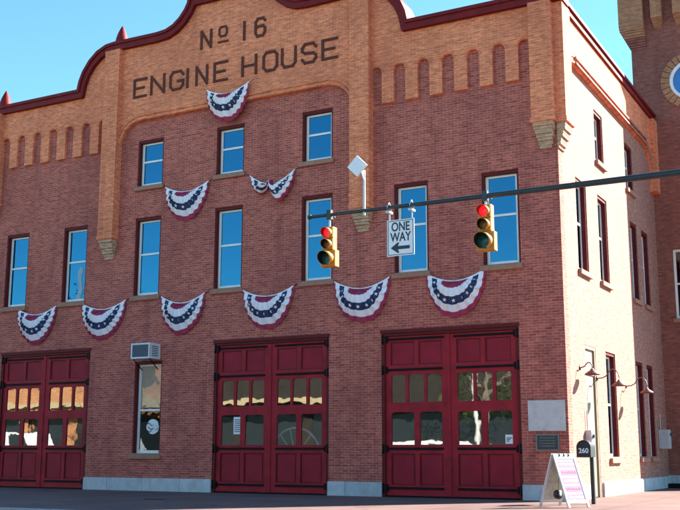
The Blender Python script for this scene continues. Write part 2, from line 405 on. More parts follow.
pilaster(-.57, -.006, 9.28, 8.64, 12.50); pilaster(XL+.006, XL+.57, 9.28, 8.64, 12.50)
# side pilaster at the corner
b = MB(); b.box(.0, .26, -.06, .62, 9.28, 12.49, m_tan); b.box(.0, .28, -.08, .64, 9.30, 9.42, m_tan); o = hpart(b, 'pilaster')
b = MB()
for i in range(7):
    t = (i+1)/7; b.box(.003, .26*(1-t*.85)+(.02 if i % 2 else 0), -.05+.03*t, .60-.12*t, 9.277-.64*(i+1)/7, 9.276-.64*i/7, m_corbel)
hpart(b, 'corbel', o)
b = MB(); b.box(.11, .24, 10.78, TY-.01, 9.9, 12.49, m_tan); b.box(.001, .109, 10.78, TY-.01, 9.9, 12.49, m_tan); hpart(b, 'pilaster')

# finials
def finial(x, y, z):
    b = MB(); b.box(x-.22, x+.22, y-.22, y+.22, z, z+.10, m_coping)
    b.lathe([(.20, .10), (.21, .14), (.21, .20), (.185, .32), (.14, .46), (.08, .60), (.03, .70), (.0, .74)], m_coping, (x, y, z), 14)
    hpart(b, 'finial')
for x, z in ((XC-4.52, 14.14), (XC+4.52, 14.14), (XL+.28, 12.78), (-.28, 12.78)): finial(x, .18, z)

# plinth
for a, c in ((XL, doors[0]), (doors[0]+DW, doors[1]), (doors[1]+DW, doors[2]), (doors[2]+DW, .06)):
    b = MB(); b.box(a, c, -.06, -.001, 0.0, .345, m_stone); b.box(a, c, -.045, -.002, .344, .37, m_stone); hpart(b, 'plinth')
b = MB()
b.box(.001, .06, .0, sd[0], 0, .345, m_stone); hpart(b, 'plinth'); b = MB(); b.box(.001, .06, sd[1]+.14, TY, 0, .345, m_stone); b.box(.001, .045, sd[1]+.14, TY, .346, .37, m_stone)
hpart(b, 'plinth')

# lettering: raised dark brick strokes
def strokes(b, segs, x0, x1, z0, z1, t=.080):
    for pl in segs:
        pts = [(x0+(x1-x0)*p[0], z0+(z1-z0)*p[1]) for p in pl]
        for (ax, az), (cx, cz) in zip(pts, pts[1:]):
            d = Vector((cx-ax, cz-az)); L = d.length; d.normalize(); n = Vector((-d.y, d.x))*t/2; e = d*t*.42
            q = [(ax-e.x+n.x, az-e.y+n.y), (cx+e.x+n.x, cz+e.y+n.y), (cx+e.x-n.x, cz+e.y-n.y), (ax-e.x-n.x, az-e.y-n.y)]
            global _k; _k += 1
            b.prism(q, -.125-.0007*(_k % 9), -.101, m_recess, 'y')
_k = 0
GL = {'E': [[(1, 0), (0, 0), (0, 1), (1, 1)], [(0, .5), (.8, .5)]], 'N': [[(0, 0), (0, 1), (1, 0), (1, 1)]],
 'G': [[(1, .8), (.8, 1), (.2, 1), (0, .8), (0, .2), (.2, 0), (.8, 0), (1, .2), (1, .45), (.6, .45)]], 'I': [[(.5, 0), (.5, 1)]], '1': [[(.5, 0), (.5, 1)]],
 'H': [[(0, 0), (0, 1)], [(1, 0), (1, 1)], [(0, .5), (1, .5)]], 'O': [[(.2, 0), (0, .2), (0, .8), (.2, 1), (.8, 1), (1, .8), (1, .2), (.8, 0), (.2, 0)]],
 'U': [[(0, 1), (0, .2), (.2, 0), (.8, 0), (1, .2), (1, 1)]], 'S': [[(1, .8), (.8, 1), (.2, 1), (0, .8), (0, .65), (.2, .52), (.8, .48), (1, .35), (1, .2), (.8, 0), (.2, 0), (0, .2)]],
 '6': [[(1, .85), (.8, 1), (.2, 1), (0, .8), (0, .2), (.2, 0), (.8, 0), (1, .2), (1, .42), (.8, .55), (.2, .55), (0, .45)]]}
b = MB()
def FX(u, v=80):     # photo column at a row on the parapet face -> x (measurement from the photograph)
    d = r2*((u-340)/1038.446)+u2*((255-v)/1038.446)+fwd; s = (24.6-.1)/d.y; return 7.218+s*d.x
for ch, u0, u1, v in (('E', 134, 147, 88), ('N', 151, 165, 84), ('G', 170, 184, 80), ('I', 184.5, 191, 77), ('N', 196, 208, 75), ('E', 214, 228, 72), ('H', 242, 257, 66), ('O', 263, 278, 62), ('U', 281.5, 296.5, 58), ('S', 301.5, 317, 54), ('E', 322, 338, 50)):
    b = MB(); strokes(b, GL[ch], FX(u0, v)+.03, FX(u1, v)-.03, 12.17, 12.74); hpart(b, 'letter')
for ch, u0, u1, v in (('N', 201, 212, 40), ('1', 241.5, 247.5, 31), ('6', 255, 266, 28)):
    b = MB(); strokes(b, GL[ch], FX(u0, v)+.03, FX(u1, v)-.03, 13.32, 13.87); hpart(b, 'letter')
b = MB()
strokes(b, [[(.2, 0), (0, .25), (0, .75), (.2, 1), (.8, 1), (1, .75), (1, .25), (.8, 0), (.2, 0)]], FX(219, 36)+.02, FX(227.5, 36)-.02, 13.58, 13.88, .065)
strokes(b, [[(0, 0), (1, 0)]], FX(219, 40), FX(228, 40), 13.40, 13.46, .06)
hpart(b, 'letter')

# ------------------------------------------------------------------ windows
def make_window(w_, h_, meet, m_glass=m_glass):
    """origin = lower-left outer corner of the opening in the wall face; u->x, depth->y"""
    fr = MB(); t = .055
    fr.box(0.003, t, .03, .24, 0, h_-.003, m_frame); fr.box(w_-t, w_-.003, .03, .24, 0, h_-.003, m_frame); fr.box(t+.001, w_-t-.001, .03, .24, h_-.085, h_-.003, m_frame)
    f = fr.build('window')
    s = MB(); a, c, e, g = t+.004, w_-t-.004, .035, h_-.09; sw_ = .078
    y0, y1 = .15, .20
    s.box(a, a+sw_, y0, y1, e, g, m_white); s.box(c-sw_, c, y0, y1, e, g, m_white)
    s.box(a+sw_, c-sw_, y0+.002, y1, g-.055, g, m_white); s.box(a+sw_, c-sw_, y0+.002, y1, e, e+.085, m_white)
    s.box(a+sw_, c-sw_, y0-.006, y1+.001, meet-.03, meet+.03, m_white)
    s.build('sash', f)
    p = MB(); p.box(a+sw_, c-sw_, .178, .184, meet+.03, g-.055, m_glass); p.build('pane', f)
    p = MB(); p.box(a+sw_, c-sw_, .170, .176, e+.085, meet-.03, m_glass); p.build('pane', f)
    s = MB(); s.box(-.06, w_+.06, -.09, -.003, -.13, -.002, m_sill); s.box(.003, w_-.003, -.002, .26, -.0, .034, m_sill)
    s.build('sill', f, bevel=.008)
    return f
w2 = make_window(1.0, Z2T-Z2, 7.10-Z2); w3 = make_window(1.0, Z3T-Z3, 10.05-Z3)
first = True
def place(proto, x, y, z, rz=0):
    o = dup(proto); o.parent = house; o.location = Vector((x, y, z))+WO; o.rotation_euler = (0, 0, rz); return o
for x in wx: place(w2, x, 0, Z2)
for x in tx: place(w3, x, 0, Z3)
for a, c, e, g in sw:
    o = place(w2 if g < 9 else w3, 0, a, e, R(90))
    if g < 9 and c-a < .99: o.scale = (c-a, 1, 1)
    if g > 9: o.scale = (c-a, 1, 1)
wg = make_window(1.04, 2.87, 1.45)
for a, c, e, g in sg: o = place(wg, 0, a, e, R(90)); o.scale = ((c-a)/1.04, 1, 1)
wf = make_window(1.04, 2.75, 1.30, m_clear)
o = place(wf, -13.25, 0, 1.05); o['label'] = 'street level window with a cream blind and a white decal'
b = MB(); b.box(-13.25+.10, -12.21-.10, .188, .196, 2.42, 3.74, m_blind); hpart(b, 'window_blind')
def killtree(o):
    for k in kids(o): killtree(k)
    bpy.data.objects.remove(o)
for p in (w2, w3, wg, wf): killtree(p)

# ------------------------------------------------------------------ engine doors
def strap(b, x0, x1, z, y, flip):
    b.box(x0, x1, y-.03, y-.001, z-.028, z+.028, m_iron)
    e = x1 if flip else x0
    b.box(e-.07, e+.07, y-.05, y-.002, z-.085, z+.085, m_iron)
    b.lathe([(0, -.12), (.035, -.12), (.035, .12), (0, .12)], m_iron, (e+(.05 if flip else -.05), y-.05, z), 8)
def engine_door(x0):
    x1 = x0+DW; xm = (x0+x1)/2
    fr = MB()
    fr.box(x0+.002, x0+.085, .015, .22, 0.0, DH-.002, m_frame); fr.box(x1-.085, x1-.002, .015, .22, 0.0, DH-.002, m_frame)
    fr.box(x0+.086, x1-.086, .015, .22, DH-.13, DH-.002, m_frame); fr.box(x0-.02, x1+.02, -.035, .013, DH-.06, DH+.03, m_frame)
    fr.box(x0+.086, x1-.086, .05, .16, 0.0, .03, m_iron)
    F_ = fr.build('engine_door', house); F_.location = WO
    for sgn in (-1, 1):
        a, c = (x0+.09, xm-.012) if sgn < 0 else (xm+.012, x1-.09)
        W_ = c-a; fl = (lambda u: u) if sgn < 0 else (lambda u: 1-u)
        # uprights measured from hinge side
        def X(u): return a+W_*u if sgn < 0 else c-W_*u
        def span(u, v): return tuple(sorted((X(u), X(v))))
        y0, y1 = .07, .13
        L = MB(); zb, zt = .04, DH-.14
        panes3 = [(.09, .315), (.365, .605), (.65, .885)]; panes2 = [(.09, .45), (.54, .885)]
        hs = []
        for u, v in panes3: hs.append((*span(u, v), 2.40, 3.12))
        for u, v in panes2: hs.append((*span(u, v), 1.32, 2.15)); hs.append((*span(u-.01, v+.01), .30, 1.10)); hs.append((*span(u-.01, v+.01), 3.37, 3.98))
        wall_holes(L, a, c, zb, zt, hs, fm, y0, y1, m_door)
        for h in hs:
            g = .022
            if h[2] in (.30, 3.37):
                L.box(h[0], h[1], y0+.035, y1-.005, h[2], h[3], m_doorp)
                if h[2] < 1: L.box(h[0]+.05, h[1]-.05, y0+.022, y0+.034, h[2]+.05, h[3]-.05, m_doorp)
                for (p, q, s_, t_) in ((h[0], h[1], h[2], h[2]+g), (h[0], h[1], h[3]-g, h[3]), (h[0], h[0]+g, h[2]+g, h[3]-g), (h[1]-g, h[1], h[2]+g, h[3]-g)): L.box(p, q, y0+.012, y0+.0345, s_, t_, m_frame)
            else:
                for cx_, sx_ in ((h[0], 1), (h[1], -1)):      # clipped corners of the glazing
                    L.prism([(cx_, h[3]), (cx_+sx_*.045, h[3]), (cx_, h[3]-.045)], y0+.003, y1-.02, m_door, 'y')
        if sgn < 0: L.box(c-.05, c+.035, y0-.022, y0-.001, zb, zt, m_door)
        leaf = L.build('door_leaf', F_)
        for h in hs:
            if h[2] in (2.40, 1.32):
                p = MB(); p.box(h[0], h[1], .098, .104, h[2], h[3], m_dglass); p.build('pane', F_)
        for z, ln in ((4.05, .93), (3.25, .90), (1.22, .90), (.23, .90)):
            sb = MB(); p, q = span(-.005, ln); strap(sb, p, q, z, y0, sgn > 0); sb.build('strap_hinge', F_)
    return F_
for x in doors: engine_door(x)

# side door (tan) with jamb
b = MB(); b.box(-.10, -.06, sd[0]+.09, sd[1]-.09, .02, 3.1, m_tan_door); b.box(-.10, -.06, sd[0]+.09, sd[1]-.09, 3.17, sd[3]-.09, m_tan_door)
for a, c in ((sd[0]+.003, sd[0]+.09), (sd[1]-.09, sd[1]-.003)): b.box(-.16, -.01, a, c, 0, sd[3]-.003, m_tan_door)
b.box(-.16, -.01, sd[0]+.091, sd[1]-.091, sd[3]-.09, sd[3]-.003, m_tan_door); b.box(-.12, -.03, sd[0]+.091, sd[1]-.091, 3.1, 3.17, m_tan_door)
sdoor = hpart(b, 'side_door')
b = MB(); b.lathe([(0, 0), (.03, 0), (.03, .05), (.045, .06), (.045, .09), (0, .1)], m_iron, (-.06, sd[0]+.2, 1.05), 10, 'x'); b.build('door_knob', sdoor)

# ------------------------------------------------------------------ things on the building
m_r = paint('bunting_red', (.36, .03, .085), .8, .15, 12); m_w = paint('bunting_white', (.84, .78, .78), .8, .06, 12); m_b = paint('bunting_blue', (.016, .032, .095), .8, .2, 12)
def star(b, c, t1, t2, n, r):
    pts = []
    for k in range(10):
        q = r if k % 2 == 0 else r*.42; a = pi/2+2*pi*k/10; pts.append(c+n*.012+t1*q*cos(a)+t2*q*sin(a))
    b.add(pts+[c+n*.014], [(k, (k+1) % 10, 10) for k in range(10)], m_w)
def bunting(xa, xb, zend, sag, drop, label, fold=False, y_off=0, seed=0):
    rnd = random.Random(seed); a = (xb-xa)/2; t = empty('bunting', ((xa+xb)/2, y_off, zend), label, 'bunting', 'patriotic bunting fans on the front wall')
    b = MB(); nth, nr = 120, 30; bands = [(0, .43, m_r), (.43, .60, m_w), (.60, .78, m_b), (.78, .94, m_w), (.94, 1.0, m_r)]
    zi = [(0, 0), (.43, .21), (.60, .45), (.78, .67), (.94, .86), (1.0, 1.0)]; w1, w2, w3 = rnd.uniform(-.035, .035), rnd.uniform(-.03, .03), rnd.uniform(1.5, 3.2)
    def RZ(r):
        for (p, q), (p2, q2) in zip(zi, zi[1:]):
            if r <= p2: return q+(q2-q)*(r-p)/(p2-p)
        return 1.0
    ph = rnd.random()*6; bd = drop-sag; k1 = rnd.randint(11, 14)
    def P(th, r):
        m = 1.0; lift = 0; tw = 0
        if fold:
            g = exp(-((th-1.78)/.26)**2); m = 1-.80*g; lift = .10*g; tw = .22*sin(th)*(1 if th < 1.78 else -.3)*(1-g)
        x = a*r*m*math.copysign(abs(cos(th))**.80, cos(th))
        if fold: x = x*.98+.05*sin(th)
        z = -sag*(1-abs(x/a)**1.9)-bd*RZ(r)*m*sin(th)**.92*(1 if not fold or th < 1.78 else .72)+lift
        pl = .038*sin(k1*2*th+ph)*(.3+.7*r)+.014*sin(k1*4.3*th+ph*2)*r
        y = -.06-.22*sin(pi*RZ(r)**.62)*min(1, sin(th)*1.5+.05)+pl*min(1, sin(th)*3+.1)-tw*.5*r
        z += .012*sin(k1*2*th+ph+1.2)*r+(w1*sin(th*w3+ph)+w2*cos(th*5+ph))*r*r*sin(th)
        pl2 = .05*exp(-((th-1.57-w1*12)/.10)**2)*r; y += pl2
        return Vector((x, min(y, -.02), z))
    rs = sorted({q for bb in bands for q in bb[:2]}|{i/nr for i in range(nr+1)})
    grid = [[P(pi*i/nth, max(r, .001)) for r in rs] for i in range(nth+1)]
    vs = [p for row in grid for p in row]; nrr = len(rs)
    for lo, hi, mt in bands:
        fs = [(i*nrr+j, i*nrr+j+1, (i+1)*nrr+j+1, (i+1)*nrr+j) for i in range(nth) for j in range(nrr-1) if lo-1e-6 <= rs[j] and rs[j+1] <= hi+1e-6]
        used = sorted({k for f in fs for k in f}); mp = {k: i for i, k in enumerate(used)}
        b.add([vs[k] for k in used], [tuple(mp[k] for k in f) for f in fs], mt, True)
    for i in range(9):
        th = pi*(i+.7)/9.4; c = P(th, .69)
        if fold and abs(th-1.78) < .35: continue
        t1 = (P(th-.03, .69)-c).normalized(); t2 = (P(th, .66)-c).normalized(); n = t1.cross(t2)
        if n.y > 0: n = -n
        star(b, c, t1, t2, n, .058)
    # white hem along the top
    hem = [P(pi*.999, 1-k/30) for k in range(30)]+[P(.001, k/30) for k in range(1, 31)]
    for p, q in zip(hem, hem[1:]):
        e = Vector((0, -.006, 0)); u = Vector((0, 0, .022)); b.add([p+e-u, q+e-u, q+e+u, p+e+u], [(0, 1, 2, 3)], m_w)
    o = b.build('fabric', t)
    for sx in (-1, 1):
        c = MB(); c.tube([(sx*a, -.02, 0), (sx*(a+.14), -.01, .07)], .008, m_iron, 6); c.build('cord', t)
    return t
B = [(-18.18, -16.50, 'leftmost red white and blue bunting fan, above the left engine door'),
 (-15.43, -13.66, 'bunting fan left of the air conditioner, below the second upstairs window from the left'),
 (-12.30, -10.70, 'bunting fan just right of the air conditioner, in the low row'),
 (-9.35, -7.66, 'bunting fan hanging above the middle engine door'),
 (-6.36, -4.68, 'bunting fan above the left edge of the right engine door, below the left traffic signal'),
 (-3.62, -1.98, 'rightmost bunting fan, above the right engine door and below the right traffic signal')]
for i, (a, c, l) in enumerate(B): bunting(a, c, 5.70, .25, 1.17, l, seed=i)
bunting(-12.28, -10.66, 9.10, .25, 1.12, 'bunting fan below and between the two left third floor windows', seed=11)
bunting(-9.20, -7.64, 9.06, .34, 1.02, 'crumpled bunting folded in the middle, left of the right third floor window', fold=True, seed=12)
bunting(-10.72, -9.18, 11.90, .24, 1.10, 'highest bunting fan, hung under the word HOUSE on the parapet', y_off=-.14, seed=13)

# air conditioner above street window
m_ac = paint('ac_casing', (.62, .64, .64), .5, .08, 6); m_acd = paint('ac_grille', (.06, .08, .10), .5, .2, 20)
t = empty('air_conditioner', (-12.66, 0, 3.83), 'white window air conditioner sticking out above the street level window', 'air conditioner')
b = MB(); W_, Dp, H_ = .70, .50, .46
b.box(-W_/2, W_/2, -Dp+.02, .1, 0, H_, m_ac); b.box(-W_/2, -W_/2+.05, -Dp, -Dp+.02, 0, H_, m_ac); b.box(W_/2-.05, W_/2, -Dp, -Dp+.02, 0, H_, m_ac)
b.box(-W_/2+.05, W_/2-.05, -Dp, -Dp+.02, 0, .05, m_ac); b.box(-W_/2+.05, W_/2-.05, -Dp, -Dp+.02, H_-.05, H_, m_ac); b.build('casing', t, bevel=.006)
b = MB(); b.box(-W_/2+.05, W_/2-.05, -Dp+.008, -Dp+.018, .05, H_-.05, m_acd)
for k in range(15): b.box(-W_/2+.055+k*.0465, -W_/2+.065+k*.0465, -Dp+.001, -Dp+.007, .05, H_-.05, m_acd)
b.build('grille', t)
b = MB()
for k in range(6): b.box(W_/2+.001, W_/2+.006, -Dp+.10, -.10, .08+k*.055, .105+k*.055, m_acd)
b.build('side_louvre', t)
b = MB(); b.box(-.52, .52, .01, .03, -.02, .50, m_frame); b.tube([(-.3, -.42, -.01), (-.3, .0, -.3)], .015, m_iron, 6); b.tube([(.3, -.42, -.01), (.3, .0, -.3)], .015, m_iron, 6); b.build('bracket', t)

# plaques
m_pl = paint('pale_marble', (.56, .50, .46), .6, .12, 4, (.25, .25, .26)); m_bz = paint('dark_bronze', (.035, .05, .045), .45, .2, 8, metal=.3); m_bzf = paint('bronze_edge', (.20, .17, .15), .45, .2, 8, metal=.4)
t = empty('wall_plaque', (-.52, -.02, 2.0), 'pale grey marble plaque on the brick pier right of the right engine door', 'plaque')
b = MB(); b.box(-.46, .46, -.03, .018, -.36, .37, m_pl); b.build('slab', t, bevel=.006)
t = empty('wall_plaque', (-.52, -.02, 1.37), 'small dark bronze plaque with light edge, below the marble plaque', 'plaque')
b = MB(); b.box(-.29, .29, -.02, .018, -.20, .20, m_bzf); b.build('frame', t); b = MB(); b.box(-.255, .255, -.026, -.0205, -.165, .165, m_bz)
for r_ in range(4): b.box(-.19, .19, -.03, -.0262, .10-r_*.065, .115-r_*.065, m_bzf)
b.build('tablet', t)

# decal and papers on glass
m_paper = paint('paper', (.75, .76, .74), .8, .05, 10); m_ink = paint('ink', (.10, .10, .11), .8, .1, 10)
b = MB(); cx, cz = -12.62, 1.86
b.prism([(cx+.23*cos(2*pi*k/26)*(1+.07*sin(5*k)), cz+.22*sin(2*pi*k/26)) for k in range(26)], .160, .166, m_paper)
for k, (z0, z1) in enumerate(((.10, .02), (-.02, -.06), (-.13, -.05))):
    q = [(cx-.19+.38*i/8, cz+z0+(z1-z0)*i/8+.03*sin(i*1.4+k)) for i in range(9)]
    b.prism(q+[(x, z-.022-.018*sin(m_*.8)) for m_, (x, z) in reversed(list(enumerate(q)))], .1575, .1597, m_ink)
tag(b.build('window_decal'), 'round white decal on the lower pane of the street level window', 'decal')
def paper(x0, x1, z0, z1, label, lines):
    t = MB(); t.box(x0, x1, .090, .095, z0, z1, m_paper)
    for i in range(lines):
        zz = z1-.08-(z1-z0-.1)*i/lines; t.box(x0+.03, x1-.03-.04*(i % 3), .087, .0895, zz-.012, zz+.012, m_ink)
    tag(t.build('notice'), label, 'notice')
paper(-9.68, -9.34, 1.62, 2.10, 'white paper notice with printed lines in the middle engine door', 7)
paper(-1.62, -1.42, 1.34, 1.56, 'small white paper in the bottom corner of the right engine door glass', 3)
m_sb2 = paint('sheer_cloth', (.34, .42, .46), .8, .25, 9)
# curtain / white things behind upstairs windows
b = MB(); b.prism([(-15.70, 5.86), (-15.62, 6.2), (-15.70, 6.5), (-15.64, 6.85), (-15.74, 6.95), (-15.86, 6.8), (-15.84, 6.5), (-15.78, 6.2), (-15.88, 5.95), (-15.86, 5.86)], .160, .1685, m_sb2, 'y'); _ = [(-15.78+.16*sin(k*.35), .10, 5.98+k*.075) for k in range(13)]
tag(b.build('drape'), 'pale wavy drape at the second upstairs window from the left', 'curtain')
# wagon wheel inside middle door
m_wheel = paint('grey_wheel_paint', (.80, .84, .84), .5, .1, 5)
t = empty('wagon_wheel', (-7.72, .24, .98), 'spoked grey wagon wheel seen through the middle engine door glass', 'wheel')
b = MB(); R_ = .80; b.tube([(R_*cos(2*pi*k/48), 0, R_*sin(2*pi*k/48)) for k in range(49)], .032, m_wheel, 8, False); b.build('rim', t)
for k in range(14):
    a = 2*pi*k/14; s = MB(); s.tube([(.08*cos(a), 0, .08*sin(a)), (R_*cos(a), 0, R_*sin(a))], .018, m_wheel, 6); s.build('spoke', t)
b = MB(); b.lathe([(0, -.12), (.09, -.12), (.11, 0), (.09, .12), (0, .12)], m_wheel, (0, 0, 0), 14, 'y'); b.build('hub', t)

# gooseneck wall lamps on the side wall
m_rust = paint('rust_red_metal', (.13, .035, .03), .5, .3, 12)
def wall_lamp(y, z, label, s=1.0):
    t = empty('wall_lamp', (0, y, z), label, 'wall lamp', 'gooseneck lamps on the side wall')
    b = MB(); b.lathe([(0, .0), (.06, .0), (.06, .025), (0, .03)], m_rust, (0, 0, 0), 12, 'x'); b.build('wall_plate', t)
    pts = [(.02, 0, 0), (.22*s, 0, .01), (.36*s, 0, .09*s), (.46*s, 0, .24*s), (.58*s, 0, .32*s), (.70*s, 0, .30*s), (.80*s, 0, .18*s), (.83*s, 0, .04*s), (.82*s, 0, -.10*s)]
    b = MB(); b.tube(pts, .016, m_rust, 8); b.build('arm', t)
    b = MB(); b.lathe([(.03, .0), (.05, -.04), (.17, -.12), (.20, -.16), (.185, -.155), (.05, -.06), (.0, -.05)], m_rust, (.82*s, 0, -.08*s), 16); b.build('lamp_shade', t)
wall_lamp(1.15, 3.22, 'short gooseneck lamp by the corner, left of the tan side door', .38)
wall_lamp(2.75, 3.05, 'dark gooseneck lamp between the tan side door and the side window', .70)
wall_lamp(5.9, 3.02, 'farthest gooseneck lamp, beside the shaded part of the side wall', .72)

# boxes on side wall
m_box = paint('grey_box_paint', (.42, .44, .45), .45, .1, 8)
def wbox(name, y0, y1, z0, z1, d, label, cat):
    b = MB(); b.box(.005, d, y0, y1, z0, z1, m_box); b.box(d+.001, d+.012, y0+.03, y1-.03, z0+.04, z1-.04, m_box)
    t = empty(name, (0, 0, 0), label, cat); b.build('casing', t, bevel=.006)
    c = MB(); c.tube([(.04, (y0+y1)/2, z1), (.04, (y0+y1)/2, z1+.5)], .015, m_box, 8); c.build('conduit', t)
    d_ = MB(); d_.lathe([(0, 0), (.05, 0), (.05, .03), (0, .035)], m_glass, (d+.012, (y0+y1)/2, z1-.15), 12, 'x'); d_.build('dial', t)
wbox('intercom_box', 1.40, 1.60, 1.18, 1.68, .16, 'small pale grey box on the side wall beside the tan door, behind the mailbox', 'utility box')
wbox('electric_meter', 9.95, 10.3, 1.25, 1.85, .32, 'grey meter box on the shaded end of the side wall near the tower', 'meter box')

# mailbox
m_blk = paint('black_paint', (.012, .012, .014), .35, .2, 6)
m_wt = paint('white_lettering', (.75, .75, .75), .7, .03, 6)
t = empty('mailbox', (.66, -.94, 0), 'black round topped mailbox on a post reading 260', 'mailbox')
b = MB(); hw = .155; pts = [(-hw, 0), (hw, 0)]+[(hw*cos(pi*k/14), .22+hw*sin(pi*k/14)) for k in range(15)]
b.prism([(x, z+1.03) for x, z in pts], -.20, .20, m_blk, 'y', False); b.build('box_body', t, bevel=.006)
b = MB(); b.prism([(x*1.05, z*1.03+1.025) for x, z in pts], -.225, -.202, m_blk, 'y'); b.build('front_door', t)
b = MB(); b.box(-.02+.10, .06+.10, -.04, .04, 0, 1.04, m_blk); b.build('post', t)
def text(s, size, loc, rot, mat, parent, name='number', ext=.002, align='CENTER', sx=1):
    c = bpy.data.curves.new(name, 'FONT'); c.body = s; c.size = size; c.extrude = ext; c.align_x = align; c.align_y = 'CENTER'; c.offset = size*.018
    o = bpy.data.objects.new(name, c); COL.objects.link(o)
    dg = bpy.context.evaluated_depsgraph_get(); me = bpy.data.meshes.new_from_object(o.evaluated_get(dg)); bpy.data.objects.remove(o)
    o = bpy.data.objects.new(name, me); COL.objects.link(o); me.materials.clear(); me.materials.append(mat)
    o.location = loc; o.rotation_euler = rot; o.scale = (sx, 1, 1)
    if parent: o.parent = parent
    return o
text('260', .15, (0, -.2285, 1.17), (R(90), 0, 0), m_wt, t, 'number')

# sandwich board
m_sb = paint('board_white', (.55, .53, .52), .6, .08, 8); m_pink = paint('board_pink', (.30, .085, .19), .7, .2, 14); m_mag = paint('board_magenta', (.16, .02, .08), .7, .2, 14)
m_inner = paint('board_back', (.45, .42, .33), .7, .3, 10)
ang = R(60)      # ridge direction
t = empty('sandwich_board', (.56, -2.45, 0), 'white sandwich board with pink lettering rows standing on the pavement by the corner', 'sandwich board', rz=ang)
H_, sp, L_ = 1.10, .42, .60
for sgn in (-1, 1):
    b = MB(); d = Vector((0, sgn*sp, -H_)); dn = d.normalized(); nrm = Vector((0, sgn*H_, sp)).normalized(); ln = d.length
    top = Vector((0, 0, H_+.0))
    def Q(u, v, h): return Vector((u, 0, 0))+top+dn*v+nrm*h
    def slab(b, u0, u1, v0, v1, h0, h1, mat):
        vs = [Q(u, v, h) for u in (u0, u1) for v in (v0, v1) for h in (h0, h1)]
        b.add(vs, [(0, 1, 3, 2), (4, 6, 7, 5), (0, 4, 5, 1), (2, 3, 7, 6), (0, 2, 6, 4), (1, 5, 7, 3)], mat)
    slab(b, -L_/2, -L_/2+.05, 0, ln, 0, .035, m_sb); slab(b, L_/2-.05, L_/2, 0, ln, 0, .035, m_sb)
    slab(b, -L_/2+.05, L_/2-.05, .0, .12, 0, .034, m_sb); slab(b, -L_/2+.05, L_/2-.05, ln-.16, ln-.09, 0, .034, m_sb)
    slab(b, -L_/2+.05, L_/2-.05, .12, ln-.16, .010, .024, m_sb)
    slab(b, -L_/2+.06, L_/2-.06, .13, ln-.17, .004, .009, m_inner)
    p = b.build('panel', t)
    rw = MB(); v = .17
    for k in range(5):
        slab(rw, -L_/2+.07, L_/2-.07, v, v+.135, .0245, .027, m_pink)
        u = -L_/2+.10
        while u < L_/2-.12:
            l_ = random.uniform(.03, .07); slab(rw, u, u+l_, v+.045+random.uniform(-.01, .01), v+.09, .0275, .029, m_wt if k % 2 == 0 else m_mag); u += l_+.02
        v += .18
    rw.build('lettering_row', p)
b = MB()
for k in (-1, 0, 1): b.tube([(k*.13, -.06, H_-.04), (k*.13, 0, H_+.04), (k*.13, .06, H_-.04)], .018, m_blk, 6)
b.build('hinge', t)
b = MB(); b.lathe([(.0, -.06), (.085, -.06), (.10, -.03), (.10, .03), (.085, .06), (0, .06)], m_blk, (-.12, .05, .26), 16, 'y'); b.lathe([(0, -.065), (.04, -.065), (.04, .065), (0, .065)], m_box, (-.12, .05, .26), 10, 'y'); b.tube([(-.12, .05, .26), (-.12, .0, .7), (0, 0, H_-.03)], .006, m_blk, 5); b.build('weight', t)

# small cover in pavement
b = MB(); b.box(-9.40, -8.80, -4.12, -3.98, -.01, .006, m_iron); tag(b.build('drain_cover'), 'narrow dark iron drain slot in the pavement left of the middle engine door', 'drain cover')

# ------------------------------------------------------------------ tower
tw = empty('brick_tower', (1.39, TY+1.9, 0), 'dark brick tower with tan corbels and a round blue window at the right edge', 'tower')
TO = Vector((-1.39, -TY-1.9, 0)); tx0, tx1, ty0, ty1 = -.50, 3.30, TY, TY+3.8
def tpart(b, name, parent=None):
    o = b.build(name, parent or tw)
    if parent is None: o.location = TO
    return o
twin = [(.50, 1.28, 5.55, 7.95), (1.50, 2.28, 5.55, 7.95), (.62, 1.40, 1.0, 3.75), (1.62, 2.40, 1.0, 3.75)]
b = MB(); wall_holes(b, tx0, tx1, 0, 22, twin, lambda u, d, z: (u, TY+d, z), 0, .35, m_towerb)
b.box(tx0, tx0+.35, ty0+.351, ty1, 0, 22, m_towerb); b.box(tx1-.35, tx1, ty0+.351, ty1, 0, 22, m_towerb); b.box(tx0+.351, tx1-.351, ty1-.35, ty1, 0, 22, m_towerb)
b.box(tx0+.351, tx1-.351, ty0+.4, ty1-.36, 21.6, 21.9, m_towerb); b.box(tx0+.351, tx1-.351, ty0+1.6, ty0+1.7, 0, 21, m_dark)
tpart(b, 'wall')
b = MB()
P = .30
def tcorb(b, x0, x1, z0, z1, tip):
    b.box(x0, x1, TY-P, TY-.002, z0, z1, m_towert)
    for k in range(6):
        q = (k+1)/6; b.box(x0+(x1-x0)*.25*q*tip, x1-(x1-x0)*.25*q*tip, TY-P*(1-q*.9), TY-.003, z0-.55*q*tip-.0, z0-.55*(q-1/6)*tip-.001, m_towert)
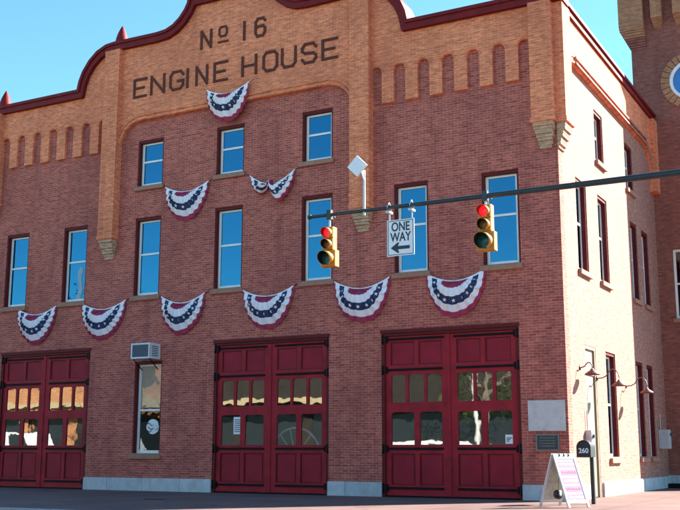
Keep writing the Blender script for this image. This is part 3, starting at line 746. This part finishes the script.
# corner pieces with corbelled foot that also step out sideways
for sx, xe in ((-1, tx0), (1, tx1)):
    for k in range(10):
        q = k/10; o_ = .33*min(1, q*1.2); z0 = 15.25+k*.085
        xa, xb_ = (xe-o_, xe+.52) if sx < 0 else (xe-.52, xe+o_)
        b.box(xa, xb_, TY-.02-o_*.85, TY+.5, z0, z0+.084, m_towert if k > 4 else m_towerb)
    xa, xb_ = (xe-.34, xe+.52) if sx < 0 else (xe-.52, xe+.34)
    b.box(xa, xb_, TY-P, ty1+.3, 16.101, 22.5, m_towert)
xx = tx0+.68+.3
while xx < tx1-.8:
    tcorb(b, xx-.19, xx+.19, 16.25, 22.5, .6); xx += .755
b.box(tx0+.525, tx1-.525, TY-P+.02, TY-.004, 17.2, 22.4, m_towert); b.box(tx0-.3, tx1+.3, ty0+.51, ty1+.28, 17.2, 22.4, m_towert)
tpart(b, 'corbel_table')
b = MB(); b.box(tx0, tx1+.06, TY-.08, TY-.002, 0, .40, m_stone); b.box(tx1+.001, tx1+.06, TY-.001, ty1, 0, .4, m_stone); tpart(b, 'plinth')
b = MB(); b.box(.07, tx1+.4, TY-.6, TY-.09, 0, .14, m_iron); tag(b.build('cellar_grating'), 'low dark grating on the ground at the foot of the tower', 'grating')
CX, CZ = 1.48, 13.84
m_blue = paint('blue_glass', (.03, .16, .42), .3, .2, 3); 
b = MB(); n = 28; ro, ri = 1.02, .72
for k in range(n):
    a0, a1 = 2*pi*(k+.06)/n, 2*pi*(k+.94)/n
    b.prism([(CX+ri*cos(a0), CZ+ri*sin(a0)), (CX+ro*cos(a0), CZ+ro*sin(a0)), (CX+ro*cos(a1), CZ+ro*sin(a1)), (CX+ri*cos(a1), CZ+ri*sin(a1))], TY-.07, TY-.002, m_towert)
tpart(b, 'arch_ring')
b = MB(); b.lathe([(.60, -.02), (.60, -.10), (.71, -.10), (.71, -.0)], m_white, (CX, TY, CZ), 40, 'y')
rw_ = tpart(b, 'round_window')
b = MB(); b.lathe([(0, -.04), (.60, -.04)], m_blue, (CX, TY, CZ), 40, 'y'); b.build('pane', rw_)
for i, (a, c, e, g) in enumerate(twin):
    b = MB(); y = TY+.12
    for q in ((a+.01, a+.09, e+.01, g-.01), (c-.09, c-.01, e+.01, g-.01), (a+.09, c-.09, g-.1, g-.01), (a+.09, c-.09, e+.01, e+.10), (a+.09, c-.09, (e+g)/2-.03, (e+g)/2+.03)): b.box(q[0], q[1], y, y+.06, q[2], q[3], m_white)
    o = tpart(b, 'window'); b = MB(); b.box(a+.09, c-.09, y+.03, y+.036, e+.1, g-.1, m_dglass); b.build('pane', o)
    b = MB(); b.box(a-.06, c+.06, TY-.08, TY-.003, e-.13, e-.001, m_sill); b.build('sill', o)

# ------------------------------------------------------------------ traffic mast arm
m_arm = paint('dark_green_arm', (.022, .030, .028), .45, .3, 5); m_yel = paint('signal_yellow', (.60, .235, .02), .5, .2, 9, (.36, .11, .015))
m_galv = paint('galvanised', (.55, .54, .52), .4, .12, 10, metal=.2)
AY, AZ = -6.15, 6.0
ma = empty('signal_mast', (12.5, AY, 0), 'dark traffic signal arm reaching across the facade from the right', 'mast arm')
b = MB(); b.tube([(0, 0, 0), (0, 0, 6.7)], [.17, .12], m_arm, 16); b.lathe([(0, 0), (.26, 0), (.26, .05), (.17, .10)], m_arm, (0, 0, 0), 16); b.build('pole', ma)
b = MB(); b.tube([(-16.07, 0, AZ), (-8.5, 0, AZ+.0), (-.1, 0, AZ)], [.034, .064, .11], m_arm, 14); b.build('arm', ma)
b = MB(); b.lathe([(0, -.03), (.05, -.03), (.05, .03), (0, .03)], m_arm, (-16.08, 0, AZ), 12, 'x'); b.build('end_cap', ma)
L_red = lampmat('red_lens', (.62, .006, .010), .55); L_yel = paint('amber_lens_off', (.22, .10, .02), .25, .1, 20); L_grn = paint('green_lens_off', (.02, .10, .07), .25, .2, 20)
def signal(x, gap, s, label):
    t = empty('traffic_signal', (x, AY, AZ), label, 'traffic signal', 'traffic signals on the mast arm', rz=R(0))
    secs = [(.125*s, L_red), (.125*s, L_yel), (.178*s, L_grn)]
    z = -gap
    hb = MB()
    hb.tube([(0, 0, .06), (0, 0, z)], .022, m_galv, 8); hb.box(-.05, .05, -.05, .05, -.10, .10, m_arm); hb.build('hanger', t)
    wb = MB(); wb.tube([(.05, 0, .0), (.12, .02, -.06), (.10, .05, -.16), (.03, .06, -gap-.01)], .008, m_blk, 6); wb.build('cable', t)
    for i, (h, lm) in enumerate(secs):
        c = z-h; w_ = h*.98
        b = MB(); b.box(-w_, w_, -.07, .10, c-h+.003, c+h-.003, m_yel); b.box(-w_*.93, w_*.93, -.085, -.071, c-h+.012, c+h-.012, m_yel); b.box(-w_*.6, w_*.6, .101, .13, c-h*.6, c+h*.6, m_yel)
        hs = b.build('signal_section', t, bevel=.012)
        rl = h*.80
        b = MB(); b.lathe([(0, -.112), (rl*.5, -.108), (rl*.85, -.096), (rl, -.087)], lm, (0, 0, c), 20, 'y'); b.build('lens', hs)
        b = MB(); n = 22; dep = h*1.4; vs = []
        for k in range(n+1):
            a = R(-62)+R(304)*k/n; q = rl*1.06
            f = .5+.5*cos(a-pi/2)      # longest on top
            for rr_, dd in ((q, 0), (q, dep*(.45+.55*f)), (q-.008, dep*(.45+.55*f)), (q-.008, 0)):
                vs.append((rr_*cos(a), -.086-dd, c+rr_*sin(a)-dd*.10))
        b.add(vs, [(4*k+j, 4*k+(j+1) % 4, 4*k+4+(j+1) % 4, 4*k+4+j) for k in range(n) for j in (0, 1)], m_yel, True)
        b.add(vs, [(4*k+2, 4*k+3, 4*k+7, 4*k+6) for k in range(n)], m_blk, True)
        b.build('visor', hs)
        z -= 2*h
    return t
signal(-3.10, .27, .98, 'left traffic signal, red lit, hanging near the tip of the arm')
signal(.34, .18, 1.06, 'right traffic signal on the arm, red lit, below the right end of the upstairs windows')
m_sign = paint('sign_white', (.86, .82, .78), .45, .04, 5)
t = empty('one_way_sign', (-1.47, AY, AZ), 'white ONE WAY sign with black arrow pointing left, hung from the arm', 'road sign')
b = MB(); W_, H_ = .60, .74; zt = -.27
b.box(-W_/2, W_/2, -.004, .004, zt-H_, zt, m_sign); b.build('sign_plate', t)
b = MB(); e = .012
for q in ((-W_/2+.02, W_/2-.02, zt-.02-e, zt-.02), (-W_/2+.02, W_/2-.02, zt-H_+.02, zt-H_+.02+e), (-W_/2+.02, -W_/2+.02+e, zt-H_+.033, zt-.033), (W_/2-.02-e, W_/2-.02, zt-H_+.033, zt-.033)): b.box(q[0], q[1], -.0065, -.0042, q[2], q[3], m_blk)
b.build('border', t)
text('ONE', .255, (0, -.0065, zt-.155), (R(90), 0, 0), m_blk, t, 'lettering', sx=.76); text('WAY', .255, (0, -.0065, zt-.365), (R(90), 0, 0), m_blk, t, 'lettering', sx=.76)
b = MB(); az = zt-.575
b.prism([(.20, az-.034), (.20, az+.034), (-.06, az+.034), (-.03, az+.105), (-.07, az+.105), (-.22, az), (-.07, az-.105), (-.03, az-.105), (-.06, az-.034)], -.0068, -.0043, m_blk, 'y'); b.build('arrow', t)
for sx in (-1, 1):
    b = MB(); b.box(sx*.25-.016, sx*.25+.016, .006, .012, -.45, -.09, m_galv); b.box(sx*.25-.04, sx*.25+.04, -.09, .09, -.125, -.085, m_galv); b.tube([(sx*.25, -.085, -.09), (sx*.25, -.1, 0), (sx*.25, 0, .10), (sx*.25, .1, 0), (sx*.25, .085, -.09)], .010, m_galv, 6); b.build('strap', t)
t = empty('arm_antenna', (-2.29, AY, AZ), 'pale diamond panel on a short white pole standing on the arm', 'antenna')
b = MB(); b.tube([(0, 0, -.10), (0, 0, .85)], .026, m_galv, 10); b.tube([(0, 0, .62), (-.02, -.10, .80)], .018, m_galv, 8); b.build('pole', t)
b = MB(); b.prism([(-.10+.225, .93), (-.10, 1.155), (-.10-.225, .93), (-.10, .705)], -.13, -.085, m_sign, 'y'); b.build('panel', t, bevel=.006)

# ------------------------------------------------------------------ across the street (seen only in the glass)
m_carg = paint('dark_shop_glass', (.02, .025, .03), .25, .1, 3); m_ob = brick('orange_brick', (.40, .17, .07), (.48, .22, .10), (.4, .28, .2), (.33, .14, .07)); m_cream = paint('cream_trim', (.42, .33, .20), .7, .1, 3); m_gb = brick('grey_brick', (.022, .019, .017), (.035, .03, .025), (.04, .035, .03), (.02, .017, .015))
def shop(x0, x1, h, mat, label, band):
    t = empty('shop_building', ((x0+x1)/2, -36, 0), label, 'building'); O = Vector((-(x0+x1)/2, 36, 0))
    n = int((x1-x0)/4.5); hs = []; st = (x1-x0)/n
    for k in range(n):
        hs.append((x0+k*st+.5, x0+(k+1)*st-.5, .5, 3.6)); hs.append((x0+k*st+1.3, x0+(k+1)*st-1.3, 5.9, 7.8))
    b = MB(); wall_holes(b, x0, x1, 0, h, hs, lambda u, d, z: (u, -36-d, z), 0, .4, mat); b.box(x0, x0+.3, -48, -36.41, 0, h, mat); b.box(x1-.3, x1, -48, -36.41, 0, h, mat); b.box(x0+.31, x1-.31, -48, -36.41, h-.6, h-.4, m_dark)
    o = b.build('wall', t); o.location = O
    b = MB(); b.box(x0-.1, x1+.1, -35.9, -35.7, band, band+.36, m_cream); b.box(x0-.2, x1+.2, -36.5, -35.6, h, h+.3, m_cream)
    b.box(x0, x1, -35.98, -35.4, 3.75, 3.9, m_iron); o = b.build('trim', t); o.location = O
    for a, c, e, g in hs:
        b = MB(); b.box(a, c, -36.25, -36.2, e, g, m_carg); o = b.build('window', t); o.location = O
shop(-78, -40, 10.2, m_ob, 'orange brick shop row with cream band across the street', 4.45)
shop(-39.5, -23, 8.8, m_gb, 'grey brick shop with cream band across the street', 4.35)
shop(-22.8, 10, 8.0, m_gb, 'low grey brick shop behind the street trees', 7.1)
m_van = paint('white_van_paint', (.72, .73, .74), .3, .03, 2); m_tyre = paint('tyre', (.02, .02, .02), .8, .2, 9); m_carg0 = paint('car_window', (.02, .025, .03), .1, .1, 3)
def van(x, y, L, h, label):
    t = empty('parked_van', (x, y, -.14), label, 'van')
    b = MB(); prof_ = [(-L/2, .35), (L/2, .35), (L/2, .95), (L/2-.7, 1.15), (L/2-1.5, h), (-L/2+.15, h), (-L/2, h-.3)]
    b.prism(prof_, -.95, .95, m_van, 'y'); b.build('body', t, bevel=.06)
    b = MB(); b.prism([(L/2-1.0, 1.2), (L/2-1.6, h-.12), (L/2-2.6, h-.12), (L/2-2.6, 1.2)], .952, .958, m_carg, 'y'); b.prism([(L/2-1.0, 1.2), (L/2-1.6, h-.12), (L/2-2.6, h-.12), (L/2-2.6, 1.2)], -.958, -.952, m_carg, 'y'); b.build('side_window', t)
    for sx in (-L/2+.9, L/2-.9):
        for sy in (-.85, .85):
            b = MB(); b.lathe([(0, -.11), (.2, -.11), (.33, -.09), (.34, 0), (.33, .09), (.2, .11), (0, .11)], m_tyre, (sx, sy, .34), 18, 'y'); b.build('wheel', t)
van(-11.6, -19.6, 4.6, 1.75, 'white parked van across the road')
van(-37.2, -19.6, 4.0, 2.3, 'white parked van farthest down the road'); van(-30.6, -19.6, 3.4, 2.2, 'short white parked van down the road')
van(-22, -19.6, 4.6, 1.5, 'low white parked car across the road')
m_bark = paint('bark', (.13, .10, .08), .9, .3, 8, bmp=.4)
def leafmat(name, c0, c1):
    m, t_, bs = newmat(name); g = N(t_, 'ShaderNodeNewGeometry')
    c = ramp(t_, g.outputs['Random Per Island'], 0, 1, c0, c1); t_.links.new(c, bs.inputs['Base Color']); bs.inputs['Roughness'].default_value = .6; return m
m_leaf = leafmat('leaves', (.03, .06, .015), (.10, .14, .035))
def tree(x, y, h, r_, label, seed):
    rnd = random.Random(seed); t = empty('street_tree', (x, y, 0), label, 'tree', 'street trees across the road')
    b = MB(); b.tube([(0, 0, 0), (.05, 0, h*.3), (0, .05, h*.62), (.1, 0, h*.85)], [.2, .15, .10, .04], m_bark, 8)
    for k in range(9):
        a = rnd.random()*6.28; z0 = h*rnd.uniform(.35, .65); b.tube([(0, 0, z0), (r_*.4*cos(a), r_*.4*sin(a), z0+.9), (r_*.75*cos(a), r_*.75*sin(a), z0+1.7)], [.07, .045, .015], m_bark, 6)
    b.build('trunk', t)
    b = MB(); vs = []; fs = []
    for c_ in range(34):
        a = rnd.random()*6.28; q = r_*sqrt(rnd.random()); cz = h*.62+(h*.36)*rnd.uniform(-1, 1)*sqrt(max(0, 1-(q/r_)**2)); cx_, cy_ = q*cos(a), q*sin(a)
        for k in range(70):
            d = Vector((rnd.gauss(0, .38), rnd.gauss(0, .38), rnd.gauss(0, .28)))+Vector((cx_, cy_, cz)); n1 = Vector((rnd.gauss(0, 1), rnd.gauss(0, 1), rnd.gauss(0, 1))).normalized(); n2 = n1.orthogonal().normalized(); s_ = .11
            o_ = len(vs); vs += [d-n1*s_, d+n2*s_*.5, d+n1*s_, d-n2*s_*.5]; fs.append((o_, o_+1, o_+2, o_+3))
    b.add(vs, fs, m_leaf); b.build('crown', t)
tree(-13.5, -30, 8.5, 3.0, 'leafy street tree left of the pale pole across the road', 3); tree(-5.5, -29, 8.0, 2.8, 'leafy street tree across the road opposite the right engine door', 5); tree(-41.5, -29, 15, 3.4, 'tall street tree in the gap far down the road', 9)
t = empty('street_lamp', (-10.8, -21.6, 0), 'pale grey street lamp across the road', 'street lamp')
b = MB(); b.tube([(0, 0, 0), (0, 0, 8)], [.13, .08], m_galv, 12); b.build('pole', t); b = MB(); b.tube([(0, 0, 7.8), (0, .8, 8.4), (0, 2.0, 8.5)], .04, m_galv, 8); b.box(-.12, .12, 1.9, 2.6, 8.42, 8.54, m_galv); b.build('lamp_head', t)
